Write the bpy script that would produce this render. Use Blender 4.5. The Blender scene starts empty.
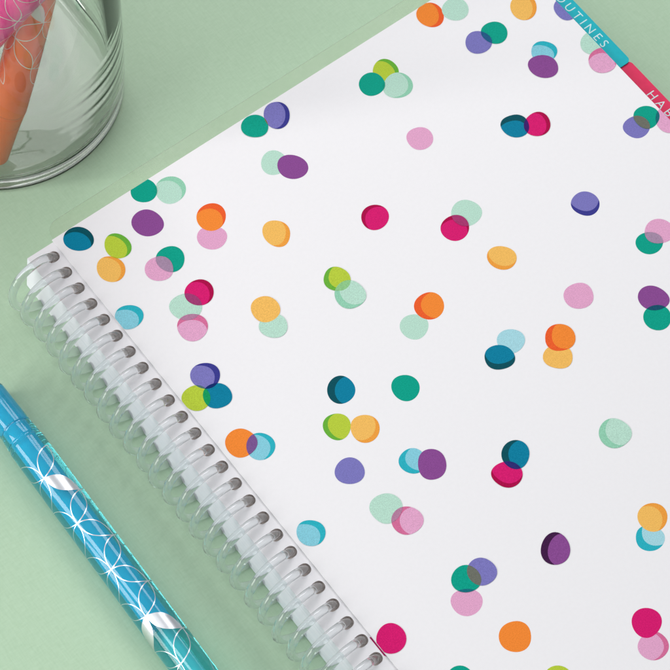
import bpy, bmesh, math, random
from mathutils import Vector, Matrix
random.seed(7)
MM = 0.001
T = 15.5            # height of the planner's top sheet above the table, mm
scene = bpy.context.scene

# ------------------------------------------------------------------ helpers
def srgb(h):
    h = h.lstrip('#')
    v = [int(h[i:i+2], 16) / 255 for i in (0, 2, 4)]
    return tuple(c / 12.92 if c <= 0.04045 else ((c + 0.055) / 1.055) ** 2.4 for c in v) + (1.0,)

def link(o, parent=None):
    scene.collection.objects.link(o)
    if parent is not None:
        o.parent = parent
    return o

def mesh_obj(name, verts, faces, mats, parent=None, idx=None, smooth=False, scale=MM):
    me = bpy.data.meshes.new(name)
    me.from_pydata([(x * scale, y * scale, z * scale) for x, y, z in verts], [], faces)
    for m in (mats if isinstance(mats, (list, tuple)) else [mats]):
        me.materials.append(m)
    if idx:
        me.polygons.foreach_set('material_index', idx)
    if smooth:
        me.polygons.foreach_set('use_smooth', [True] * len(me.polygons))
    me.update()
    return link(bpy.data.objects.new(name, me), parent)

def empty(name, label, cat, loc=(0, 0, 0), group=None):
    o = bpy.data.objects.new(name, None)
    o.location = [c * MM for c in loc]
    o['label'] = label; o['category'] = cat
    if group: o['group'] = group
    return link(o)

def new_mat(name):
    m = bpy.data.materials.new(name); m.use_nodes = True
    return m, m.node_tree, m.node_tree.nodes['Principled BSDF']

def pmat(name, col, rough=0.5, grain=0.0, gscale=2500, bump=0.0, bscale=1500, **kw):
    m, nt, b = new_mat(name)
    c = srgb(col) if isinstance(col, str) else col
    b.inputs['Base Color'].default_value = c
    b.inputs['Roughness'].default_value = rough
    for k, v in kw.items():
        b.inputs[k.replace('_', ' ')].default_value = v
    if grain or bump:
        tc = nt.nodes.new('ShaderNodeTexCoord')
    if grain:
        n = nt.nodes.new('ShaderNodeTexNoise'); n.inputs['Scale'].default_value = gscale; n.inputs['Detail'].default_value = 3
        nt.links.new(tc.outputs['Object'], n.inputs['Vector'])
        r = nt.nodes.new('ShaderNodeValToRGB')
        r.color_ramp.elements[0].position = 0.35; r.color_ramp.elements[1].position = 0.65
        r.color_ramp.elements[0].color = [x * (1 - grain) for x in c[:3]] + [1]
        r.color_ramp.elements[1].color = [min(1, x * (1 + grain) + grain * 0.03) for x in c[:3]] + [1]
        nt.links.new(n.outputs['Fac'], r.inputs['Fac']); nt.links.new(r.outputs['Color'], b.inputs['Base Color'])
    if bump:
        n2 = nt.nodes.new('ShaderNodeTexNoise'); n2.inputs['Scale'].default_value = bscale; n2.inputs['Detail'].default_value = 4
        nt.links.new(tc.outputs['Object'], n2.inputs['Vector'])
        bp = nt.nodes.new('ShaderNodeBump'); bp.inputs['Strength'].default_value = bump; bp.inputs['Distance'].default_value = 0.0001
        nt.links.new(n2.outputs['Fac'], bp.inputs['Height']); nt.links.new(bp.outputs['Normal'], b.inputs['Normal'])
    return m

# ------------------------------------------------------------------ materials
M_paper = pmat('coated_paper', '#f2f1f3', 0.5, grain=0.006, gscale=900, bump=0.12, bscale=1500)
M_strip = pmat('page_paper', '#f1f0f3', 0.6, bump=0.2, bscale=900)
M_tunnel = pmat('punched_hole_paper', '#f3e9e5', 0.8)

def page_edge_mat():
    m, nt, b = new_mat('page_edges')
    tc = nt.nodes.new('ShaderNodeTexCoord'); mp = nt.nodes.new('ShaderNodeMapping')
    mp.inputs['Scale'].default_value = (12, 12, 4200)
    n = nt.nodes.new('ShaderNodeTexNoise'); n.inputs['Scale'].default_value = 1.0; n.inputs['Detail'].default_value = 2
    r = nt.nodes.new('ShaderNodeValToRGB')
    r.color_ramp.elements[0].position = 0.3; r.color_ramp.elements[0].color = srgb('#e6e8f0')
    r.color_ramp.elements[1].position = 0.7; r.color_ramp.elements[1].color = srgb('#fbfaff')
    nt.links.new(tc.outputs['Object'], mp.inputs['Vector']); nt.links.new(mp.outputs['Vector'], n.inputs['Vector'])
    nt.links.new(n.outputs['Fac'], r.inputs['Fac']); nt.links.new(r.outputs['Color'], b.inputs['Base Color'])
    b.inputs['Roughness'].default_value = 0.7
    return m
M_edges = page_edge_mat()

def table_mat():
    m, nt, b = new_mat('pale_green_painted_board')
    tc = nt.nodes.new('ShaderNodeTexCoord')
    mp = nt.nodes.new('ShaderNodeMapping'); mp.inputs['Rotation'].default_value = (0, 0, math.radians(41))
    mp.inputs['Scale'].default_value = (1900, 240, 1)
    n = nt.nodes.new('ShaderNodeTexNoise'); n.inputs['Scale'].default_value = 1.0; n.inputs['Detail'].default_value = 3
    nt.links.new(tc.outputs['Object'], mp.inputs['Vector']); nt.links.new(mp.outputs['Vector'], n.inputs['Vector'])
    mp2 = nt.nodes.new('ShaderNodeMapping'); mp2.inputs['Rotation'].default_value = (0, 0, math.radians(41))
    mp2.inputs['Scale'].default_value = (420, 1500, 1)
    n2 = nt.nodes.new('ShaderNodeTexNoise'); n2.inputs['Scale'].default_value = 1.0; n2.inputs['Detail'].default_value = 3
    nt.links.new(tc.outputs['Object'], mp2.inputs['Vector']); nt.links.new(mp2.outputs['Vector'], n2.inputs['Vector'])
    n3 = nt.nodes.new('ShaderNodeTexNoise'); n3.inputs['Scale'].default_value = 22.0; n3.inputs['Detail'].default_value = 2
    nt.links.new(tc.outputs['Object'], n3.inputs['Vector'])
    a = nt.nodes.new('ShaderNodeMath'); a.operation = 'ADD'
    nt.links.new(n.outputs['Fac'], a.inputs[0]); nt.links.new(n2.outputs['Fac'], a.inputs[1])
    a2 = nt.nodes.new('ShaderNodeMath'); a2.operation = 'MULTIPLY_ADD'; a2.inputs[1].default_value = 0.5
    nt.links.new(n3.outputs['Fac'], a2.inputs[0]); nt.links.new(a.outputs[0], a2.inputs[2])
    r = nt.nodes.new('ShaderNodeMapRange'); r.inputs['From Min'].default_value = 0.75; r.inputs['From Max'].default_value = 1.75
    nt.links.new(a2.outputs[0], r.inputs['Value'])
    mx = nt.nodes.new('ShaderNodeMix'); mx.data_type = 'RGBA'
    mx.inputs['A'].default_value = srgb(TABLE_A); mx.inputs['B'].default_value = srgb(TABLE_B)
    nt.links.new(r.outputs['Result'], mx.inputs['Factor']); nt.links.new(mx.outputs['Result'], b.inputs['Base Color'])
    b.inputs['Roughness'].default_value = 0.55
    b.inputs['Specular IOR Level'].default_value = 0.3
    bp = nt.nodes.new('ShaderNodeBump'); bp.inputs['Strength'].default_value = 0.05; bp.inputs['Distance'].default_value = 0.0001
    nt.links.new(a.outputs[0], bp.inputs['Height']); nt.links.new(bp.outputs['Normal'], b.inputs['Normal'])
    return m
TABLE_A, TABLE_B = '#b0ceae', '#bfdabd'

def clear_mat(name, tint, fac, rough=0.25, diff='#dfe3dc'):
    m = bpy.data.materials.new(name); m.use_nodes = True
    nt = m.node_tree; b = nt.nodes['Principled BSDF']; out = nt.nodes['Material Output']
    b.inputs['Base Color'].default_value = srgb(diff); b.inputs['Roughness'].default_value = rough
    t = nt.nodes.new('ShaderNodeBsdfTransparent'); t.inputs['Color'].default_value = srgb(tint)
    tc = nt.nodes.new('ShaderNodeTexCoord'); n = nt.nodes.new('ShaderNodeTexNoise'); n.inputs['Scale'].default_value = 90
    nt.links.new(tc.outputs['Object'], n.inputs['Vector'])
    mr = nt.nodes.new('ShaderNodeMapRange'); mr.inputs['From Min'].default_value = 0.3; mr.inputs['From Max'].default_value = 0.7
    mr.inputs['To Min'].default_value = fac * 0.75; mr.inputs['To Max'].default_value = fac * 1.35
    nt.links.new(n.outputs['Fac'], mr.inputs['Value'])
    mix = nt.nodes.new('ShaderNodeMixShader')
    nt.links.new(mr.outputs['Result'], mix.inputs['Fac'])
    nt.links.new(t.outputs[0], mix.inputs[1]); nt.links.new(b.outputs[0], mix.inputs[2]); nt.links.new(mix.outputs[0], out.inputs['Surface'])
    return m
M_clear = clear_mat('clear_laminate', '#f9faf7', 0.045, rough=0.1, diff='#ececE4')
M_clear_edge = clear_mat('clear_laminate_cut_edge', '#dfe6dc', 0.6, rough=0.15, diff='#f4f8f0')

def glass_mat(name, col, rough, ior):
    m, nt, b = new_mat(name)
    b.inputs['Base Color'].default_value = srgb(col) if isinstance(col, str) else col
    b.inputs['Roughness'].default_value = rough; b.inputs['IOR'].default_value = ior
    b.inputs['Transmission Weight'].default_value = 1.0
    return m
M_glass = glass_mat('clear_glass', '#ffffff', 0.0, 1.36)
M_coil = glass_mat('clear_plastic_wire', '#f6f9fa', 0.0, 1.53)
M_coil.node_tree.nodes['Principled BSDF'].inputs['Transmission Weight'].default_value = 0.93
M_foil = pmat('silver_foil', '#dde0e4', 0.3, Metallic=1.0)

PAL = {'B': '#007fa0', 'b': '#00505c', 'G': '#00a189', 'M': '#b9dfcd', 'm': '#93d0b2', 'L': '#b8ce3e', 'g': '#69b23a',
       'Y': '#f6bd60', 'y': '#f0a040', 'O': '#f98a34', 'o': '#ee5f2a', 'K': '#d8176f', 'k': '#ad0048', 'P': '#e3a6ca',
       'p': '#d66e9a', 'V': '#8a4a92', 'v': '#401846', 'W': '#7c78bd', 'w': '#3a3a8e', 'C': '#2ab2c2', 'c': '#86cddd', 'q': '#a6d8e2'}
WORLD = 0.36
BLUE_ROLL = -0.45
LIGHTS = [('key_softbox', (-0.80, 0.40, 0.85), (0.05, 0.0, 0), 0.13, 1.2, 4.0, (1.0, 0.985, 0.96)),
          ('low_softbox', (-1.0, 0.05, 0.42), (0.0, -0.05, 0), 0.6, 0.4, 5.2, (1.0, 0.99, 0.98)),
          ('overhead_softbox', (-0.10, 0.0, 1.40), (0.06, 0.0, 0), 0.45, 0.45, 2.2, (0.99, 0.99, 1.0)),
          ('back_softbox', (0.66, 0.70, 1.05), (0.08, 0.05, 0), 0.8, 0.6, 7.6, (0.99, 0.99, 1.0))]
DOTS = [
    (30.89, -2.44, 3.14, -2.34, -2.35, -3.32, 'G', None, 0.0, 0.0),
    (37.31, -6.95, 4.09, -1.92, -2.1, -4.12, 'm', 'M', -1.8, -0.49),
    (25.46, -11.99, 3.18, -3.54, -3.06, -3.15, 'V', None, 0.0, 0.0),
    (37.66, -27.15, 3.54, -2.64, -2.3, -3.16, 'P', None, 0.0, 0.0),
    (41.54, -21.47, 4.26, -1.06, -1.45, -4.32, 'o', 'O', -1.78, -0.96),
    (53.53, -37.23, 1.13, -4.34, -3.76, -1.5, 'y', 'Y', -0.68, 1.2),
    (6.36, -4.39, 3.3, -3.02, -2.49, -3.08, 'b', 'B', -1.63, -0.99),
    (8.21, -18.13, 2.24, -3.73, -3.23, -2.45, 'y', 'Y', -1.25, 0.39),
    (14.11, -13.07, 1.49, -4.0, -3.37, -1.77, 'g', 'L', -1.51, 0.03),
    (23.87, -25.72, 3.33, -2.49, -2.49, -3.48, 'G', None, 0.0, 0.0),
    (19.39, -26.34, 3.55, -2.14, -2.09, -3.46, 'P', None, 0.0, 0.0),
    (18.34, -41.0, 3.76, -2.81, -2.51, -3.49, 'M', None, 0.0, 0.0),
    (24.13, -39.53, 3.82, -1.82, -1.92, -3.75, 'k', 'K', -1.43, -0.01),
    (16.04, -47.45, 3.51, -2.62, -2.56, -3.54, 'p', 'P', -1.28, -1.44),
    (3.46, -33.91, 3.7, -1.76, -1.71, -3.46, 'C', 'c', -1.93, -0.43),
    (8.97, -69.12, 3.31, -2.48, -2.32, -3.18, 'B', None, 0.0, 0.0),
    (9.93, -62.03, 3.4, -2.54, -2.39, -3.3, 'w', 'W', -1.7, 0.23),
    (3.8, -66.16, 3.23, -2.42, -2.3, -3.19, 'L', None, 0.0, 0.0),
    (77.7, -5.02, 3.87, -0.93, -1.57, -4.44, 'w', 'W', -0.97, 0.87),
    (70.12, -4.18, 3.28, -2.44, -2.35, -3.17, 'G', None, 0.0, 0.0),
    (67.23, -17.72, 3.17, -2.36, -2.53, -3.39, 'M', None, 0.0, 0.0),
    (70.76, -22.07, 2.97, -3.6, -3.01, -2.77, 'V', None, 0.0, 0.0),
    (113.43, -11.99, 2.62, -2.95, -3.02, -2.88, 'g', 'L', -1.41, 0.0),
    (107.19, -13.29, 3.15, -2.34, -2.54, -3.28, 'G', None, 0.0, 0.0),
    (113.2, -18.35, 4.16, -1.93, -2.2, -3.89, 'm', 'M', -0.99, 1.03),
    (107.05, -36.88, 2.93, -2.69, -2.67, -2.9, 'P', None, 0.0, 0.0),
    (136.86, -4.22, 2.15, -3.79, -3.58, -2.49, 'o', 'O', -1.08, 1.11),
    (144.33, -7.17, 3.3, -2.45, -2.6, -3.26, 'M', None, 0.0, 0.0),
    (79.83, -50.15, 3.71, -1.76, -2.05, -3.69, 'k', 'K', 0.53, -1.23),
    (161.62, -19.08, 2.03, -3.6, -3.85, -2.6, 'y', 'Y', -1.22, 0.45),
    (148.58, -20.97, 2.7, -3.05, -2.96, -2.72, 'G', None, 0.0, 0.0),
    (142.43, -20.79, 3.27, -2.43, -2.58, -3.2, 'W', None, 0.0, 0.0),
    (156.31, -35.32, 3.19, -2.37, -2.46, -2.97, 'C', 'c', -1.74, -0.51),
    (152.77, -39.28, 2.93, -3.61, -3.11, -2.64, 'V', None, 0.0, 0.0),
    (132.58, -50.51, 2.98, -3.08, -2.86, -2.76, 'b', 'B', -1.49, -1.51),
    (138.26, -54.0, 3.88, -1.38, -1.84, -3.69, 'k', 'K', -1.26, 0.36),
    (172.2, -27.22, 3.21, -2.38, -2.83, -3.39, 'W', None, 0.0, 0.0),
    (170.61, -41.96, 3.34, -2.48, -2.8, -3.32, 'M', None, 0.0, 0.0),
    (168.61, -48.35, 3.42, -2.54, -2.95, -3.49, 'p', 'P', -1.52, -1.33),
    (171.2, -76.17, 3.26, -2.42, -3.15, -3.63, 'P', None, 0.0, 0.0),
    (161.54, -72.49, 3.22, -2.4, -2.51, -2.93, 'W', None, 0.0, 0.0),
    (166.25, -71.62, 2.58, -2.91, -3.04, -2.63, 'G', None, 0.0, 0.0),
    (132.28, -83.51, 2.8, -3.14, -3.07, -2.7, 'w', 'W', 0.78, 1.39),
    (102.18, -65.01, 3.62, -2.7, -2.77, -3.45, 'M', None, 0.0, 0.0),
    (96.38, -66.96, 3.82, -1.82, -2.12, -3.7, 'k', 'K', -1.29, -0.91),
    (138.73, -104.81, 3.22, -2.4, -2.39, -2.78, 'G', None, 0.0, 0.0),
    (143.64, -103.61, 3.54, -2.64, -2.7, -3.13, 'P', None, 0.0, 0.0),
    (101.12, -82.82, 2.78, -3.36, -2.95, -2.5, 'y', 'Y', 1.08, 0.71),
    (111.03, -105.79, 3.48, -2.6, -2.72, -3.24, 'P', None, 0.0, 0.0),
    (127.81, -119.27, 2.71, -3.7, -3.19, -2.32, 'V', None, 0.0, 0.0),
    (124.63, -124.73, 2.68, -2.98, -3.14, -2.67, 'G', None, 0.0, 0.0),
    (86.14, -105.31, 3.22, -2.4, -2.42, -2.96, 'q', None, 0.0, 0.0),
    (80.25, -107.41, 3.34, -2.82, -2.61, -2.92, 'b', 'B', 1.14, 1.4),
    (93.74, -117.23, 3.16, -2.88, -2.66, -2.74, 'Y', None, 0.0, 0.0),
    (98.08, -112.91, 3.53, -2.64, -2.79, -3.36, 'o', 'O', 2.01, -0.57),
    (91.23, -145.17, 3.06, -3.38, -3.45, -2.96, 'm', 'M', 2.1, -0.42),
    (58.5, -59.76, 2.36, -3.21, -3.02, -2.47, 'g', 'L', 1.56, -0.35),
    (58.46, -65.99, 3.03, -3.37, -3.28, -3.13, 'm', 'M', 1.95, 0.17),
    (34.78, -60.92, 3.29, -2.46, -2.3, -3.08, 'M', None, 0.0, 0.0),
    (36.14, -55.24, 2.83, -3.14, -2.98, -2.92, 'Y', None, 0.0, 0.0),
    (66.87, -85.18, 3.3, -2.46, -2.51, -3.19, 'M', None, 0.0, 0.0),
    (74.46, -82.53, 3.72, -2.25, -2.46, -3.65, 'o', 'O', 1.89, -0.87),
    (37.97, -88.49, 3.17, -2.37, -2.65, -3.47, 'b', 'B', 1.61, -1.47),
    (52.94, -98.91, 2.11, -3.49, -3.36, -2.25, 'G', None, 0.0, 0.0),
    (30.16, -96.85, 2.36, -3.16, -3.17, -2.56, 'g', 'L', 1.37, -0.52),
    (36.08, -102.05, 2.15, -3.54, -3.54, -2.39, 'y', 'Y', -0.4, 1.32),
    (9.45, -88.89, 3.23, -2.42, -2.48, -3.34, 'C', 'c', -1.48, 0.35),
    (5.7, -84.79, 3.57, -2.67, -2.59, -3.52, 'O', None, 0.0, 0.0),
    (24.76, -109.72, 3.34, -2.5, -2.45, -3.19, 'W', None, 0.0, 0.0),
    (40.6, -117.8, 2.56, -2.82, -2.83, -2.6, 'C', 'c', 2.05, -0.4),
    (44.29, -121.83, 3.62, -1.77, -2.29, -4.11, 'V', None, 0.0, 0.0),
    (26.03, -124.55, 3.61, -2.71, -2.74, -3.52, 'M', None, 0.0, 0.0),
    (28.41, -130.92, 3.53, -2.65, -2.56, -3.26, 'p', 'P', 1.78, -1.46),
    (5.05, -117.95, 2.72, -2.98, -2.77, -2.63, 'C', 'c', -1.88, -0.06),
    (3.91, -155.15, 3.23, -2.43, -2.66, -3.41, 'K', None, 0.0, 0.0),
    (59.14, -136.75, 3.22, -2.93, -2.72, -2.84, 'k', 'K', 1.05, 0.85),
    (64.81, -133.47, 3.13, -2.35, -2.81, -3.43, 'b', 'B', 1.56, -1.17),
    (55.68, -161.85, 3.23, -2.42, -3.06, -3.68, 'v', 'V', 1.23, -1.53),
    (30.64, -153.99, 3.27, -2.46, -2.48, -3.08, 'G', None, 0.0, 0.0),
    (35.4, -154.9, 2.46, -3.26, -3.18, -2.4, 'W', None, 0.0, 0.0),
    (26.63, -159.27, 3.47, -2.61, -2.45, -3.05, 'P', None, 0.0, 0.0),
    (30.92, -174.76, 3.53, -2.65, -2.81, -3.43, 'O', None, 0.0, 0.0),
    (78.49, -175.05, 2.7, -2.96, -2.89, -2.43, 'C', 'q', 2.36, 0.2),
    (83.15, -170.77, 2.45, -3.29, -3.51, -2.5, 'y', 'Y', -1.69, 0.15),
    (58.93, -199.14, 3.31, -2.49, -2.65, -3.07, 'p', 'P', -1.2, 0.67),
    (61.82, -193.02, 3.25, -2.45, -2.79, -3.24, 'K', None, 0.0, 0.0),
    (11.66, -175.04, 2.98, -2.25, -2.25, -2.81, 'G', None, 0.0, 0.0),
    (32.56, -190.78, 2.99, -2.25, -2.38, -2.86, 'L', None, 0.0, 0.0),
]
OVERLAPS = [(0, 1, '#0d9a80'), (7, 8, '#c9b420'), (9, 10, '#a58aa6'), (11, 12, '#a03a72'), (15, 16, '#0a2a6c'), (15, 17, '#0c9a5c'),
            (16, 17, '#4b6e74'), (18, 19, '#76703c'), (23, 24, '#0d9a80'), (30, 31, '#1f5b86'), (34, 35, '#3b1c6b'),
            (11, 13, '#b57d9e'), (39, 41, '#0d6d74'), (40, 41, '#6d7066'), (43, 44, '#a8366f'), (45, 46, '#a58aa6'), (49, 50, '#14506a'),
            (56, 57, '#8fc98a'), (66, 67, '#7a5590'), (75, 76, '#2b2a72'), (78, 79, '#6d7066'), (78, 80, '#0f6f7c'), (71, 72, '#b57d9e')]

# ------------------------------------------------------------------ table
tb = mesh_obj('table_top', [(-1500, -1500, 0), (1500, -1500, 0), (1500, 1500, 0), (-1500, 1500, 0),
                            (-1500, -1500, -25), (1500, -1500, -25), (1500, 1500, -25), (-1500, 1500, -25)],
              [(0, 1, 2, 3), (7, 6, 5, 4), (0, 4, 5, 1), (1, 5, 6, 2), (2, 6, 7, 3), (3, 7, 4, 0)], table_mat())
tb['kind'] = 'structure'; tb['label'] = 'pale green painted table top under everything'; tb['category'] = 'table'

# ------------------------------------------------------------------ spiral planner
planner = empty('spiral_planner', 'white spiral bound planner with colourful confetti dots lying on the green table', 'planner', (0, 0, 0))
W, H = 171.2, 228.6

def rounded_outline(x0, y0, x1, y1, r, seg=8):
    pts = []
    for cx, cy, a0, rr in ((x1, y1, 0, r[0]), (x0, y1, 90, r[1]), (x0, y0, 180, r[2]), (x1, y0, 270, r[3])):
        sx = -1 if cx == x1 else 1; sy = -1 if cy == y1 else 1
        n = seg if rr > 0 else 0
        for i in range(n + 1):
            a = math.radians(a0 + (90 * i / n if n else 45))
            pts.append((cx + sx * rr + rr * math.cos(a), cy + sy * rr + rr * math.sin(a)))
    return pts

def slab(name, outline, z0, z1, mats, parent, side=0, sag=0):
    n = len(outline)
    v = [(x, y, z1) for x, y in outline] + [(x, y, z0) for x, y in outline]
    f = [tuple(range(n)), tuple(range(2 * n - 1, n - 1, -1))] + [(i, n + i, n + (i + 1) % n, (i + 1) % n) for i in range(n)]
    return mesh_obj(name, v, f, mats, parent, [0, 0] + [side] * n)

def clip_poly(sub, clp):
    out = sub
    n = len(clp)
    for i in range(n):
        a, b = clp[i], clp[(i + 1) % n]
        inp, out = out, []
        if not inp: return []
        def ins(p): return (b[0]-a[0])*(p[1]-a[1]) - (b[1]-a[1])*(p[0]-a[0]) >= 0
        for j in range(len(inp)):
            P, Q = inp[j], inp[(j + 1) % len(inp)]
            ip, iq = ins(P), ins(Q)
            if ip != iq:
                d1 = (b[0]-a[0])*(P[1]-a[1]) - (b[1]-a[1])*(P[0]-a[0]); d2 = (b[0]-a[0])*(Q[1]-a[1]) - (b[1]-a[1])*(Q[0]-a[0])
                t = d1 / (d1 - d2); X = (P[0] + t*(Q[0]-P[0]), P[1] + t*(Q[1]-P[1]))
                if ip: out += [P, X]
                else: out.append(X)
            elif ip: out.append(P)
    return out

def area(p): return sum(p[i][0]*p[(i+1) % len(p)][1] - p[(i+1) % len(p)][0]*p[i][1] for i in range(len(p))) / 2
def ccw(p): return p if area(p) > 0 else p[::-1]

def blob(c, a, b, seed, n=44):
    r = random.Random(seed)
    p3, p2, p4 = r.uniform(0, 6.28), r.uniform(0, 6.28), r.uniform(0, 6.28)
    e3, e4 = r.uniform(.012, .032), r.uniform(0, .016)
    pts = []
    for i in range(n):
        t = 2 * math.pi * i / n
        k = 1 + e3 * math.cos(3 * t + p3) + e4 * math.cos(4 * t + p4)
        pts.append((c[0] + k * (a[0] * math.cos(t) + b[0] * math.sin(t)), c[1] + k * (a[1] * math.cos(t) + b[1] * math.sin(t))))
    return ccw(pts)

def make_cover():
    verts, faces, idx = [], [], []
    mats = [M_paper]; slot = {}
    def slot_of(hexcol):
        if hexcol not in slot:
            mats.append(pmat('ink_' + hexcol.strip('#'), hexcol, 0.55, grain=0.12, gscale=3800, Specular_IOR_Level=0.06)); slot[hexcol] = len(mats) - 1
        return slot[hexcol]
    def add(poly, z, s):
        if len(poly) < 3: return
        k = len(verts); verts.extend((x, y, z) for x, y in poly); faces.append(tuple(range(k, k + len(poly)))); idx.append(s)
    out = rounded_outline(0, -H, W, 0, (2.5, 0, 0, 2.5))
    n = len(out); z1, z0 = T, T - 0.32
    k = 0; verts.extend((x, y, z1) for x, y in out); verts.extend((x, y, z0) for x, y in out)
    faces.append(tuple(range(n))); idx.append(0); faces.append(tuple(range(2*n-1, n-1, -1))); idx.append(0)
    for i in range(n): faces.append((i, n+i, n+(i+1) % n, (i+1) % n)); idx.append(0)
    page = ccw([(0.02, -H), (W - .02, -H), (W - .02, -0.02), (0.02, -0.02)])
    dots = list(DOTS)
    # the rest of the sheet (outside the photograph) carries the same confetti
    rr = random.Random(3); keys = [('G', None), ('V', None), ('O', None), ('P', None), ('b', 'B'), ('m', 'M'), ('k', 'K'), ('y', 'Y'), ('w', 'W'), ('C', 'c'), ('g', 'L')]
    # region seen in the photo is kept clear of the extra dots
    placed = [(d[0], d[1]) for d in dots]
    tries = 0
    while tries < 4000:
        tries += 1
        x, y = rr.uniform(2, W - 2), rr.uniform(-H + 2, -2)
        if seen(x, y): continue
        if any((x-a)**2 + (y-b)**2 < (11 if rr.random() > .15 else 6)**2 for a, b in placed): continue
        o, l = rr.choice(keys); t = rr.uniform(0, 6.28); r1, r2 = rr.uniform(4.2, 5), rr.uniform(3.7, 4.3)
        dots.append((x, y, r1*math.cos(t), r1*math.sin(t), -r2*math.sin(t), r2*math.cos(t), o, l, 1.9*math.cos(t*3), 1.9*math.sin(t*3)))
        placed.append((x, y))
    outl = []
    for i, (cx, cy, ax, ay, bx, by, o, l, dx, dy) in enumerate(dots):
        z = T + 0.015 + 0.006 * (i % 5 if i >= len(DOTS) else i % 20)
        pl = clip_poly(blob((cx, cy), (ax, ay), (bx, by), i), page)
        outl.append(pl)
        add(pl, z, slot_of(PAL[o]))
        if l:
            q = clip_poly(blob((cx+dx, cy+dy), (ax, ay), (bx, by), i), pl)
            add(q, z + 0.003, slot_of(PAL[l]))
    for i, j, c in OVERLAPS:
        add(clip_poly(outl[i], outl[j]) if outl[i] and outl[j] else [], T + 0.015 + 0.006*20 + 0.004, slot_of(c))
    # a line of the magenta print wraps over the binding edge
    kk = len(verts); s = slot_of('#b01060')
    verts.extend([(-0.42, -157.6, ZB + .03), (-0.02, -158.4, ZB + .03), (-0.02, -151.4, ZB + .03), (-0.42, -151.2, ZB + .03)]); faces.append((kk, kk+1, kk+2, kk+3)); idx.append(s)
    return mesh_obj('dotted_cover_sheet', verts, faces, mats, planner, idx)

CAMP = Vector((-147.92442, -308.82588, 610.55668 + T))
CR = Matrix(((0.7946568945281504, 0.5356437649093608, -0.2856679490117881),
             (-0.6067220529964467, 0.7164561556898279, -0.3443529110983821),
             (0.020218070794547606, 0.4469634594548849, 0.8943237084666089)))
FPX = 2393.65
def seen(x, y):      # does the page point lie in (or near) the photographed part of the sheet?
    q = CR.transposed() @ (Vector((x, y, T)) - CAMP)
    u, v = 335 - FPX * q.x / q.z, 335 + FPX * q.y / q.z
    return -22 < u < 692 and -22 < v < 692
ZB = T - 0.62
make_cover()

# clear laminated sheet that shows as a border past the top edge
slab('clear_cover_sheet', rounded_outline(0.5, -H, W - .5, 5.1, (4, 4.5, 0, 0)), T - 0.58, T - 0.36, [M_clear, M_clear_edge], planner, side=1)

# page block with punched holes along the spine
PITCH, HY0, NH = 6.35, -4.56, 35
ZB = T - 0.62
def hole_ring(cy, sh, n=20):
    x1, x0, hw, r = -0.85, -4.8, 1.75, 1.6
    pts = []
    for cx, sy, a0 in ((x1 - r, 1, 0), (x0 + r, 1, 90), (x0 + r, -1, 180), (x1 - r, -1, 270)):
        for i in range(6):
            a = math.radians(a0 + 90 * i / 5)
            pts.append((cx + r * math.cos(a) + sh, cy + sy * (hw - r) + r * math.sin(a)))
    return pts
def slant(x, z):      # the stack fans outward towards the bottom on the binding side
    if x > 0: return x
    return x - 1.8 * (ZB - z) / (ZB - 0.3) * min(1, (0 - x) / 6)
def make_block():
    verts, faces, idx = [], [], []
    def V(x, y, z): verts.append((x, y, z)); return len(verts) - 1
    xl, xr = -9.0, 0.0
    zb = 0.3
    depths = [ZB, ZB - 1.4, ZB - 3.2]
    shifts = [0, 0.8, 1.4, 1.3, -0.3, -2.2]
    def cell(k):
        cy = HY0 - PITCH * k; ya, yb = cy + PITCH/2, cy - PITCH/2
        ring = hole_ring(cy, 0)
        hv = [V(x, y, ZB) for x, y in ring]
        n = len(ring); cxm = -3.0
        outer = []
        for x, y in ring:
            dx, dy = x - cxm, y - cy
            s = min([((xr if dx > 0 else xl) - cxm) / dx if abs(dx) > 1e-9 else 1e9, (PITCH/2) / abs(dy) if abs(dy) > 1e-9 else 1e9])
            outer.append([cxm + dx*s, cy + dy*s])
        # snap nearest outer point to each rectangle corner
        for X, Y in ((xl, ya), (xl, yb), (xr, ya), (xr, yb)):
            j = min(range(n), key=lambda j: (outer[j][0]-X)**2 + (outer[j][1]-Y)**2); outer[j] = [X, Y]
        ov = [V(x, y, ZB) for x, y in outer]
        for i in range(n):
            j = (i + 1) % n; faces.append((hv[i], ov[i], ov[j], hv[j])); idx.append(0)
        prev = hv
        for d, s in zip(depths[1:], shifts[1:]):
            cur = [V(x, y, d) for x, y in hole_ring(cy, s)]
            for i in range(n):
                j = (i + 1) % n; faces.append((prev[j], cur[j], cur[i], prev[i])); idx.append(2)
            prev = cur
        faces.append(tuple(prev)); idx.append(2)
    for k in range(NH): cell(k)
    yt, yB = -0.5, -H
    y1 = HY0 + PITCH/2; y2 = HY0 - PITCH*(NH-1) - PITCH/2
    for a, b in ((yt, y1), (y2, yB)):
        faces.append((V(xl, a, ZB), V(xl, b, ZB), V(xr, b, ZB), V(xr, a, ZB))); idx.append(0)
    X = W - 1.0
    faces.append((V(xr, yt, ZB), V(xr, yB, ZB), V(X, yB, ZB), V(X, yt, ZB))); idx.append(0)
    # sides
    L = xl - 1.8
    faces.append((V(xl, yt, ZB), V(L, yt, zb), V(L, yB, zb), V(xl, yB, ZB))); idx.append(1)
    faces.append((V(X, yt, ZB), V(X, yB, ZB), V(X, yB, zb), V(X, yt, zb))); idx.append(1)
    faces.append((V(xl, yt, ZB), V(X, yt, ZB), V(X, yt, zb), V(L, yt, zb))); idx.append(1)
    faces.append((V(xl, yB, ZB), V(L, yB, zb), V(X, yB, zb), V(X, yB, ZB))); idx.append(1)
    faces.append((V(L, yt, zb), V(X, yt, zb), V(X, yB, zb), V(L, yB, zb))); idx.append(1)
    o = mesh_obj('page_block', verts, faces, [M_strip, M_edges, M_tunnel], planner, idx)
    o['label'] = 'thick stack of white pages with punched holes along the binding edge'
make_block()

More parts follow.
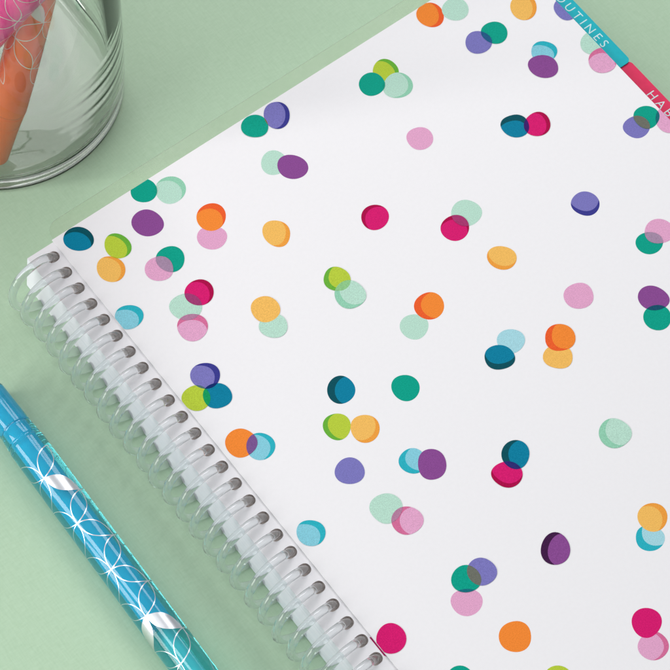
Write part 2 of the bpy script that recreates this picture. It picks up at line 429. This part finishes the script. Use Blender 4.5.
# coil
def make_coil():
    rw, Rm = 1.27, 8.85
    zc = rw + 0.05 + Rm
    cx = -2.75 - math.sqrt(Rm**2 - (ZB - zc)**2)
    a0 = math.atan2(ZB - zc, -2.75 - cx)
    seg, cs = 56, 14
    pts = []
    turns = NH - 0.15
    N = int(turns * seg)
    for i in range(-6, N):
        t = a0 + 2 * math.pi * i / seg
        u = i / seg
        wob = 0.13 * math.sin(u * 2.3) + 0.10 * math.sin(u * 5.1 + 1)
        out_ = max(0, -math.cos(t))
        rr_ = Rm * (1 + out_ * (0.012 * math.sin(u * 1.7) + 0.010 * math.sin(u * 4.3 + 2)) - 0.012 * out_)
        pts.append(Vector((cx + rr_ * math.cos(t), HY0 - PITCH * u + wob * out_, zc + rr_ * math.sin(t))))
    verts, faces = [], []
    for i, P in enumerate(pts):
        A = pts[max(0, i-1)]; B = pts[min(len(pts)-1, i+1)]
        tan = (B - A).normalized()
        rad = Vector((P.x - cx, 0, P.z - zc)).normalized(); bn = tan.cross(rad).normalized(); rad = bn.cross(tan)
        k = rw if 1 < i < len(pts) - 2 else rw * 0.8
        for j in range(cs):
            a = 2 * math.pi * j / cs
            q = P + k * (math.cos(a) * rad + math.sin(a) * bn); verts.append(tuple(q))
    for i in range(len(pts) - 1):
        for j in range(cs):
            a, b = i*cs + j, i*cs + (j+1) % cs
            faces.append((a, b, b + cs, a + cs))
    faces.append(tuple(range(cs-1, -1, -1))); faces.append(tuple(len(verts) - cs + j for j in range(cs)))
    mesh_obj('binding_coil', verts, faces, M_coil, planner, smooth=True)
make_coil()

# tabs
def text_mesh(body, size, track):
    cu = bpy.data.curves.new('lettering', 'FONT'); cu.body = body; cu.size = size * MM; cu.space_character = track
    cu.extrude = 0.00001; cu.offset = -0.00003; cu.resolution_u = 4; cu.align_x = 'CENTER'
    o = bpy.data.objects.new('tmp_text', cu); scene.collection.objects.link(o)
    dg = bpy.context.evaluated_depsgraph_get(); dg.update()
    me = bpy.data.meshes.new_from_object(o.evaluated_get(dg)); bpy.data.objects.remove(o)
    return me
M_letters = pmat('white_lettering', '#d3eef0', 0.5)
def tab(y0, y1, z1, col, word, size, track, ym, label):
    m = pmat('tab_' + word.lower(), col, 0.35, grain=0.03, gscale=600, Specular_IOR_Level=0.1)
    x1 = 176.0
    out = rounded_outline(W - 6, y1, x1, y0, (1.6, 0, 0, 1.6))
    t = slab('index_tab', out, z1 - 0.35, z1, m, planner); t['label'] = label
    me = text_mesh(word, size, track); me.materials.clear(); me.materials.append(M_letters)
    lo = link(bpy.data.objects.new('lettering', me), t)
    lo.location = (171.95 * MM, ym * MM, (z1 + 0.02) * MM); lo.rotation_euler = (0, 0, -math.pi/2)
tab(-9, -53.2, T - 0.75, '#12b3c0', 'ROUTINES', 4.15, 1.5, -31.2, 'teal tab lettered in white')
tab(-52.6, -97.5, T - 1.3, '#e2335f', 'HABITS', 4.15, 1.5, -74.2, 'crimson tab lettered in white')

# ------------------------------------------------------------------ lathe
def lathe(name, prof, mat, parent=None, n=96, loc=None):
    verts, faces = [], []
    rings = []
    for r, z in prof:
        if r < 1e-6: verts.append((0, 0, z)); rings.append([len(verts)-1])
        else:
            k = len(verts)
            for i in range(n):
                a = 2*math.pi*i/n; verts.append((r*math.cos(a), r*math.sin(a), z))
            rings.append(list(range(k, k+n)))
    for A, B in zip(rings, rings[1:]):
        for i in range(n):
            j = (i+1) % n
            if len(A) == 1 and len(B) == 1: continue
            if len(A) == 1: faces.append((A[0], B[j], B[i]))
            elif len(B) == 1: faces.append((A[i], A[j], B[0]))
            else: faces.append((A[i], A[j], B[j], B[i]))
    o = mesh_obj(name, verts, faces, mat, parent, smooth=True)
    if loc: o.location = [c*MM for c in loc]
    return o

def smooth_profile(pts, rad, seg=6):
    """round the inner corners of a polyline profile"""
    out = [pts[0]]
    for i in range(1, len(pts) - 1):
        p, a, b = Vector(pts[i]), Vector(pts[i-1]), Vector(pts[i+1])
        r = rad[i] if isinstance(rad, (list, tuple)) else rad
        r = min(r, (p-a).length * .48, (b-p).length * .48)
        if r < .01: out.append(pts[i]); continue
        s, e = p + (a-p).normalized()*r, p + (b-p).normalized()*r
        for k in range(seg + 1):
            t = k/seg; q = s*(1-t)**2 + p*2*t*(1-t) + e*t*t; out.append(tuple(q))
    out.append(pts[-1])
    return out

# ------------------------------------------------------------------ glass tumbler
GX, GY = 21.9, 61.8
prof_out = [(0, 1.0), (31, 0.9), (33.5, 0.04), (37.9, 0.04), (38.8, 20), (40.2, 103), (39.1, 103)]
outer = smooth_profile(prof_out + [(37.9, 40)], [0, 2, 1.2, 3.2, 20, 0.68, 0.68, 0], 8)[:-1]
inner = smooth_profile([(39.1, 102.3), (37.6, 30), (36.5, 5.0), (24, 4.6), (0, 4.6)], [0, 12, 5, 3, 0], 40)[1:]
fine = []
for (r0, z0), (r1, z1) in zip(inner, inner[1:]):
    m = max(1, int(math.hypot(r1 - r0, z1 - z0) / 0.6))
    fine += [(r0 + (r1-r0)*i/m, z0 + (z1-z0)*i/m) for i in range(m)]
fine.append(inner[-1])
g = lathe('glass_tumbler', outer + fine, M_glass, n=200, loc=(GX, GY, 0))
# faint waves added to one side of the wall to make light streaks
for v in g.data.vertices:
    x, y, z = v.co.x / MM, v.co.y / MM, v.co.z / MM
    r_ = math.hypot(x, y)
    if r_ < 20 or z < 5 or z > 100: continue
    rin = 36.6 + (z - 5) * 0.027
    if r_ > rin + 0.75: continue
    th = math.atan2(y, x)
    k = 0.075 * max(0, math.cos(th + math.radians(42))) ** 5 * min(1, (z - 5) / 4)
    ph = z + 5 * th
    d = k * (math.sin(ph * 1.0) + 0.7 * math.sin(ph * 1.63 + 2) + 0.5 * math.sin(ph * 0.43))
    v.co.x *= (r_ + d) / r_; v.co.y *= (r_ + d) / r_
g['label'] = 'clear glass tumbler holding an orange and a pink pen on the green table'; g['category'] = 'tumbler'

# ------------------------------------------------------------------ pens
def foil_on_cylinder(name, R, s0, s1, pitch, th0, solid_off, parent, mat, lw=0.35):
    verts, faces = [], []
    row = math.radians(72)
    half = pitch / 2
    def P(s, t, r=R): 
        verts.append((r*math.cos(t), r*math.sin(t), s)); return len(verts)-1
    def petal(sa, ta, sb, tb, solid):
        ax, ay, bx, by = sa, ta*R, sb, tb*R
        L = math.hypot(bx-ax, by-ay); ux, uy = (bx-ax)/L, (by-ay)/L; nx, ny = -uy, ux
        N = 18; amp = 0.21*L
        if solid:
            prev = None
            for i in range(N+1):
                t = i/N; w = amp*1.0*math.sin(math.pi*t)**0.85 if 0 < i < N else 0.02
                cur = []
                for k in range(-3, 4):
                    o = w*k/3; cur.append(P(ax+ux*L*t+nx*o, (ay+uy*L*t+ny*o)/R))
                if prev:
                    for q in range(6): faces.append((prev[q], prev[q+1], cur[q+1], cur[q]))
                prev = cur
        else:
            for sg in (-1, 1):
                prev = None
                for i in range(N+1):
                    t = i/N; w = sg*amp*math.sin(math.pi*t)**0.85 if 0 < i < N else 0
                    # thicker line towards the knot
                    h = lw/2*(0.62 if solid is None else 1)*(1.25 - 0.55*math.sin(math.pi*t))
                    cur = [P(ax+ux*L*t+nx*(w-h), (ay+uy*L*t+ny*(w-h))/R), P(ax+ux*L*t+nx*(w+h), (ay+uy*L*t+ny*(w+h))/R)]
                    if prev: faces.append((prev[0], prev[1], cur[1], cur[0]))
                    prev = cur
    for r in range(5):
        k = 0
        s = s0 + (half if r % 2 else 0)
        while s + half <= s1:
            t = th0 + r*row
            if r < 4 and s > 20.7:
                if s - half >= 20.7:
                    petal(s, t, s - half, t + row, ((k - solid_off) % 3 == 0) if r == 1 else None)
                petal(s, t, s + half, t + row, (k > 2 and (k - solid_off) % 3 == 0 or None) if r == 2 else (False if r == 1 else None))
            s += pitch; k += 1
    return mesh_obj(name, verts, faces, mat, parent, smooth=True)

def make_pen(label, shell_hex, core_hex, base, tip, roll, s_foil, pitch, solid_off, foil_mat, group, core=(14, 88), deep='#ffffff', length=142, trans=0.88):
    """pen along local +Z, z=0 is the clicker end, shell of tinted clear plastic round a coloured inner tube"""
    root = empty('gel_pen', label, 'pen', base, group)
    d = (Vector(tip) - Vector(base)).normalized()
    root.rotation_mode = 'QUATERNION'
    root.rotation_quaternion = d.to_track_quat('Z', 'Y') @ Matrix.Rotation(roll, 3, 'Z').to_quaternion()
    R = 5.45
    shell = glass_mat('tinted_barrel', shell_hex, 0.03, 1.45); shell.node_tree.nodes['Principled BSDF'].inputs['Transmission Weight'].default_value = trans
    cm = pmat('pen_core', core_hex, 0.6, grain=0.05, gscale=300, Specular_IOR_Level=0.1)
    outer = [(0, 0), (3.6, 0), (4.55, 0.9), (4.95, 14.6), (4.88, 14.9), (4.88, 15.4), (5.0, 15.7), (5.2, 19.2), (5.0, 19.5), (5.0, 19.9), (R, 20.6), (R, length-24), (4.6, length-6), (2.2, length), (0, length)]
    rr = [0, 0.8, 0.8, .1, .1, .1, .1, .1, .1, .1, .5, 6, 2, .5, 0]
    lathe('barrel', smooth_profile(outer, rr, 4), shell, root, n=64)
    lathe('ink_tube', smooth_profile([(0, core[0]), (2.5, core[0]), (2.5, core[1]), (0, core[1])], .4, 3), cm, root, n=40)
    lathe('inner_cap', smooth_profile([(0, 1.2), (3.3, 1.2), (3.0, 13.95), (0, 13.95)], .5, 3), cm, root, n=40)
    lathe('ink_refill', smooth_profile([(0, core[1] + 1), (1.7, core[1] + 1), (1.7, length - 3), (0, length - 3)], .3, 3), pmat('refill_tube', '#8fe0ea', 0.5), root, n=24)
    foil_on_cylinder('foil_print', R + 0.03, s_foil, length - 26, pitch, 0, solid_off, root, foil_mat)
    return root
blue = make_pen('translucent blue pen with silver leaf pattern lying on the table beside the coil', '#74f4fa', '#08c8ff',
                (-40.1, -24.6, 5.47), (-42.5, -165, 5.47), BLUE_ROLL, 17.4, 16.7, 1, M_foil, None)
M_foil2 = pmat('pale_foil', '#ecebdc', 0.4, Metallic=0.2)
make_pen('orange pen with pale leaf pattern standing in the glass tumbler', '#ff6f22', '#ff6a14', (4, 38, 8.6), (42, 41.5, 95), 0.4, 40, 17, 1, M_foil2, 'pens standing in the tumbler', core=(14, 120), trans=0.04)
make_pen('bright pink pen with pale leaf pattern leaning in the glass tumbler', '#ff2494', '#ff1c96', (-6.1, 62.1, 10.6), (26.4, 30.3, 92), 1.0, 22, 17, 1, M_foil2, 'pens standing in the tumbler', core=(14, 120), trans=0.04)

# ------------------------------------------------------------------ light
w = bpy.data.worlds.new('World'); scene.world = w; w.use_nodes = True
wn = w.node_tree
bg = wn.nodes['Background']; bg.inputs['Strength'].default_value = WORLD
wt = wn.nodes.new('ShaderNodeTexCoord'); ws = wn.nodes.new('ShaderNodeSeparateXYZ'); wr = wn.nodes.new('ShaderNodeValToRGB')
wn.links.new(wt.outputs['Generated'], ws.inputs[0]); wn.links.new(ws.outputs['Z'], wr.inputs['Fac']); wn.links.new(wr.outputs['Color'], bg.inputs['Color'])
wr.color_ramp.elements[0].position = 0.0; wr.color_ramp.elements[0].color = (0.45, 0.47, 0.50, 1)
wr.color_ramp.elements[1].position = 0.4; wr.color_ramp.elements[1].color = (0.95, 0.97, 1.0, 1)
def area_light(name, loc, target, sx, sy, power, col):
    l = bpy.data.lights.new(name, 'AREA'); l.shape = 'RECTANGLE'; l.size = sx; l.size_y = sy; l.energy = power; l.color = col
    o = bpy.data.objects.new(name, l); link(o); o.location = loc
    o.rotation_euler = (Vector(target) - Vector(loc)).to_track_quat('-Z', 'Y').to_euler()
    return o
for a in LIGHTS: area_light(*a)

# ------------------------------------------------------------------ camera
cam = bpy.data.cameras.new('camera'); co = bpy.data.objects.new('camera', cam); link(co)
co.matrix_world = Matrix.Translation(CAMP * MM) @ CR.to_4x4()
cam.sensor_width = 36; cam.lens = 36 * FPX / 670
cam.clip_start = 0.02; cam.clip_end = 20
cam.dof.use_dof = True; cam.dof.aperture_fstop = 80
q = CR.transposed() @ (Vector((40, -100, T)) - CAMP); cam.dof.focus_distance = -q.z * MM
scene.camera = co

scene.view_settings.view_transform = 'Standard'; scene.view_settings.look = 'None'
scene.view_settings.gamma = 1; scene.view_settings.exposure = 0
cy = scene.cycles
cy.use_denoising = True; cy.max_bounces = 16; cy.transmission_bounces = 14; cy.transparent_max_bounces = 12; cy.glossy_bounces = 6; cy.diffuse_bounces = 4
cy.sample_clamp_indirect = 25.0
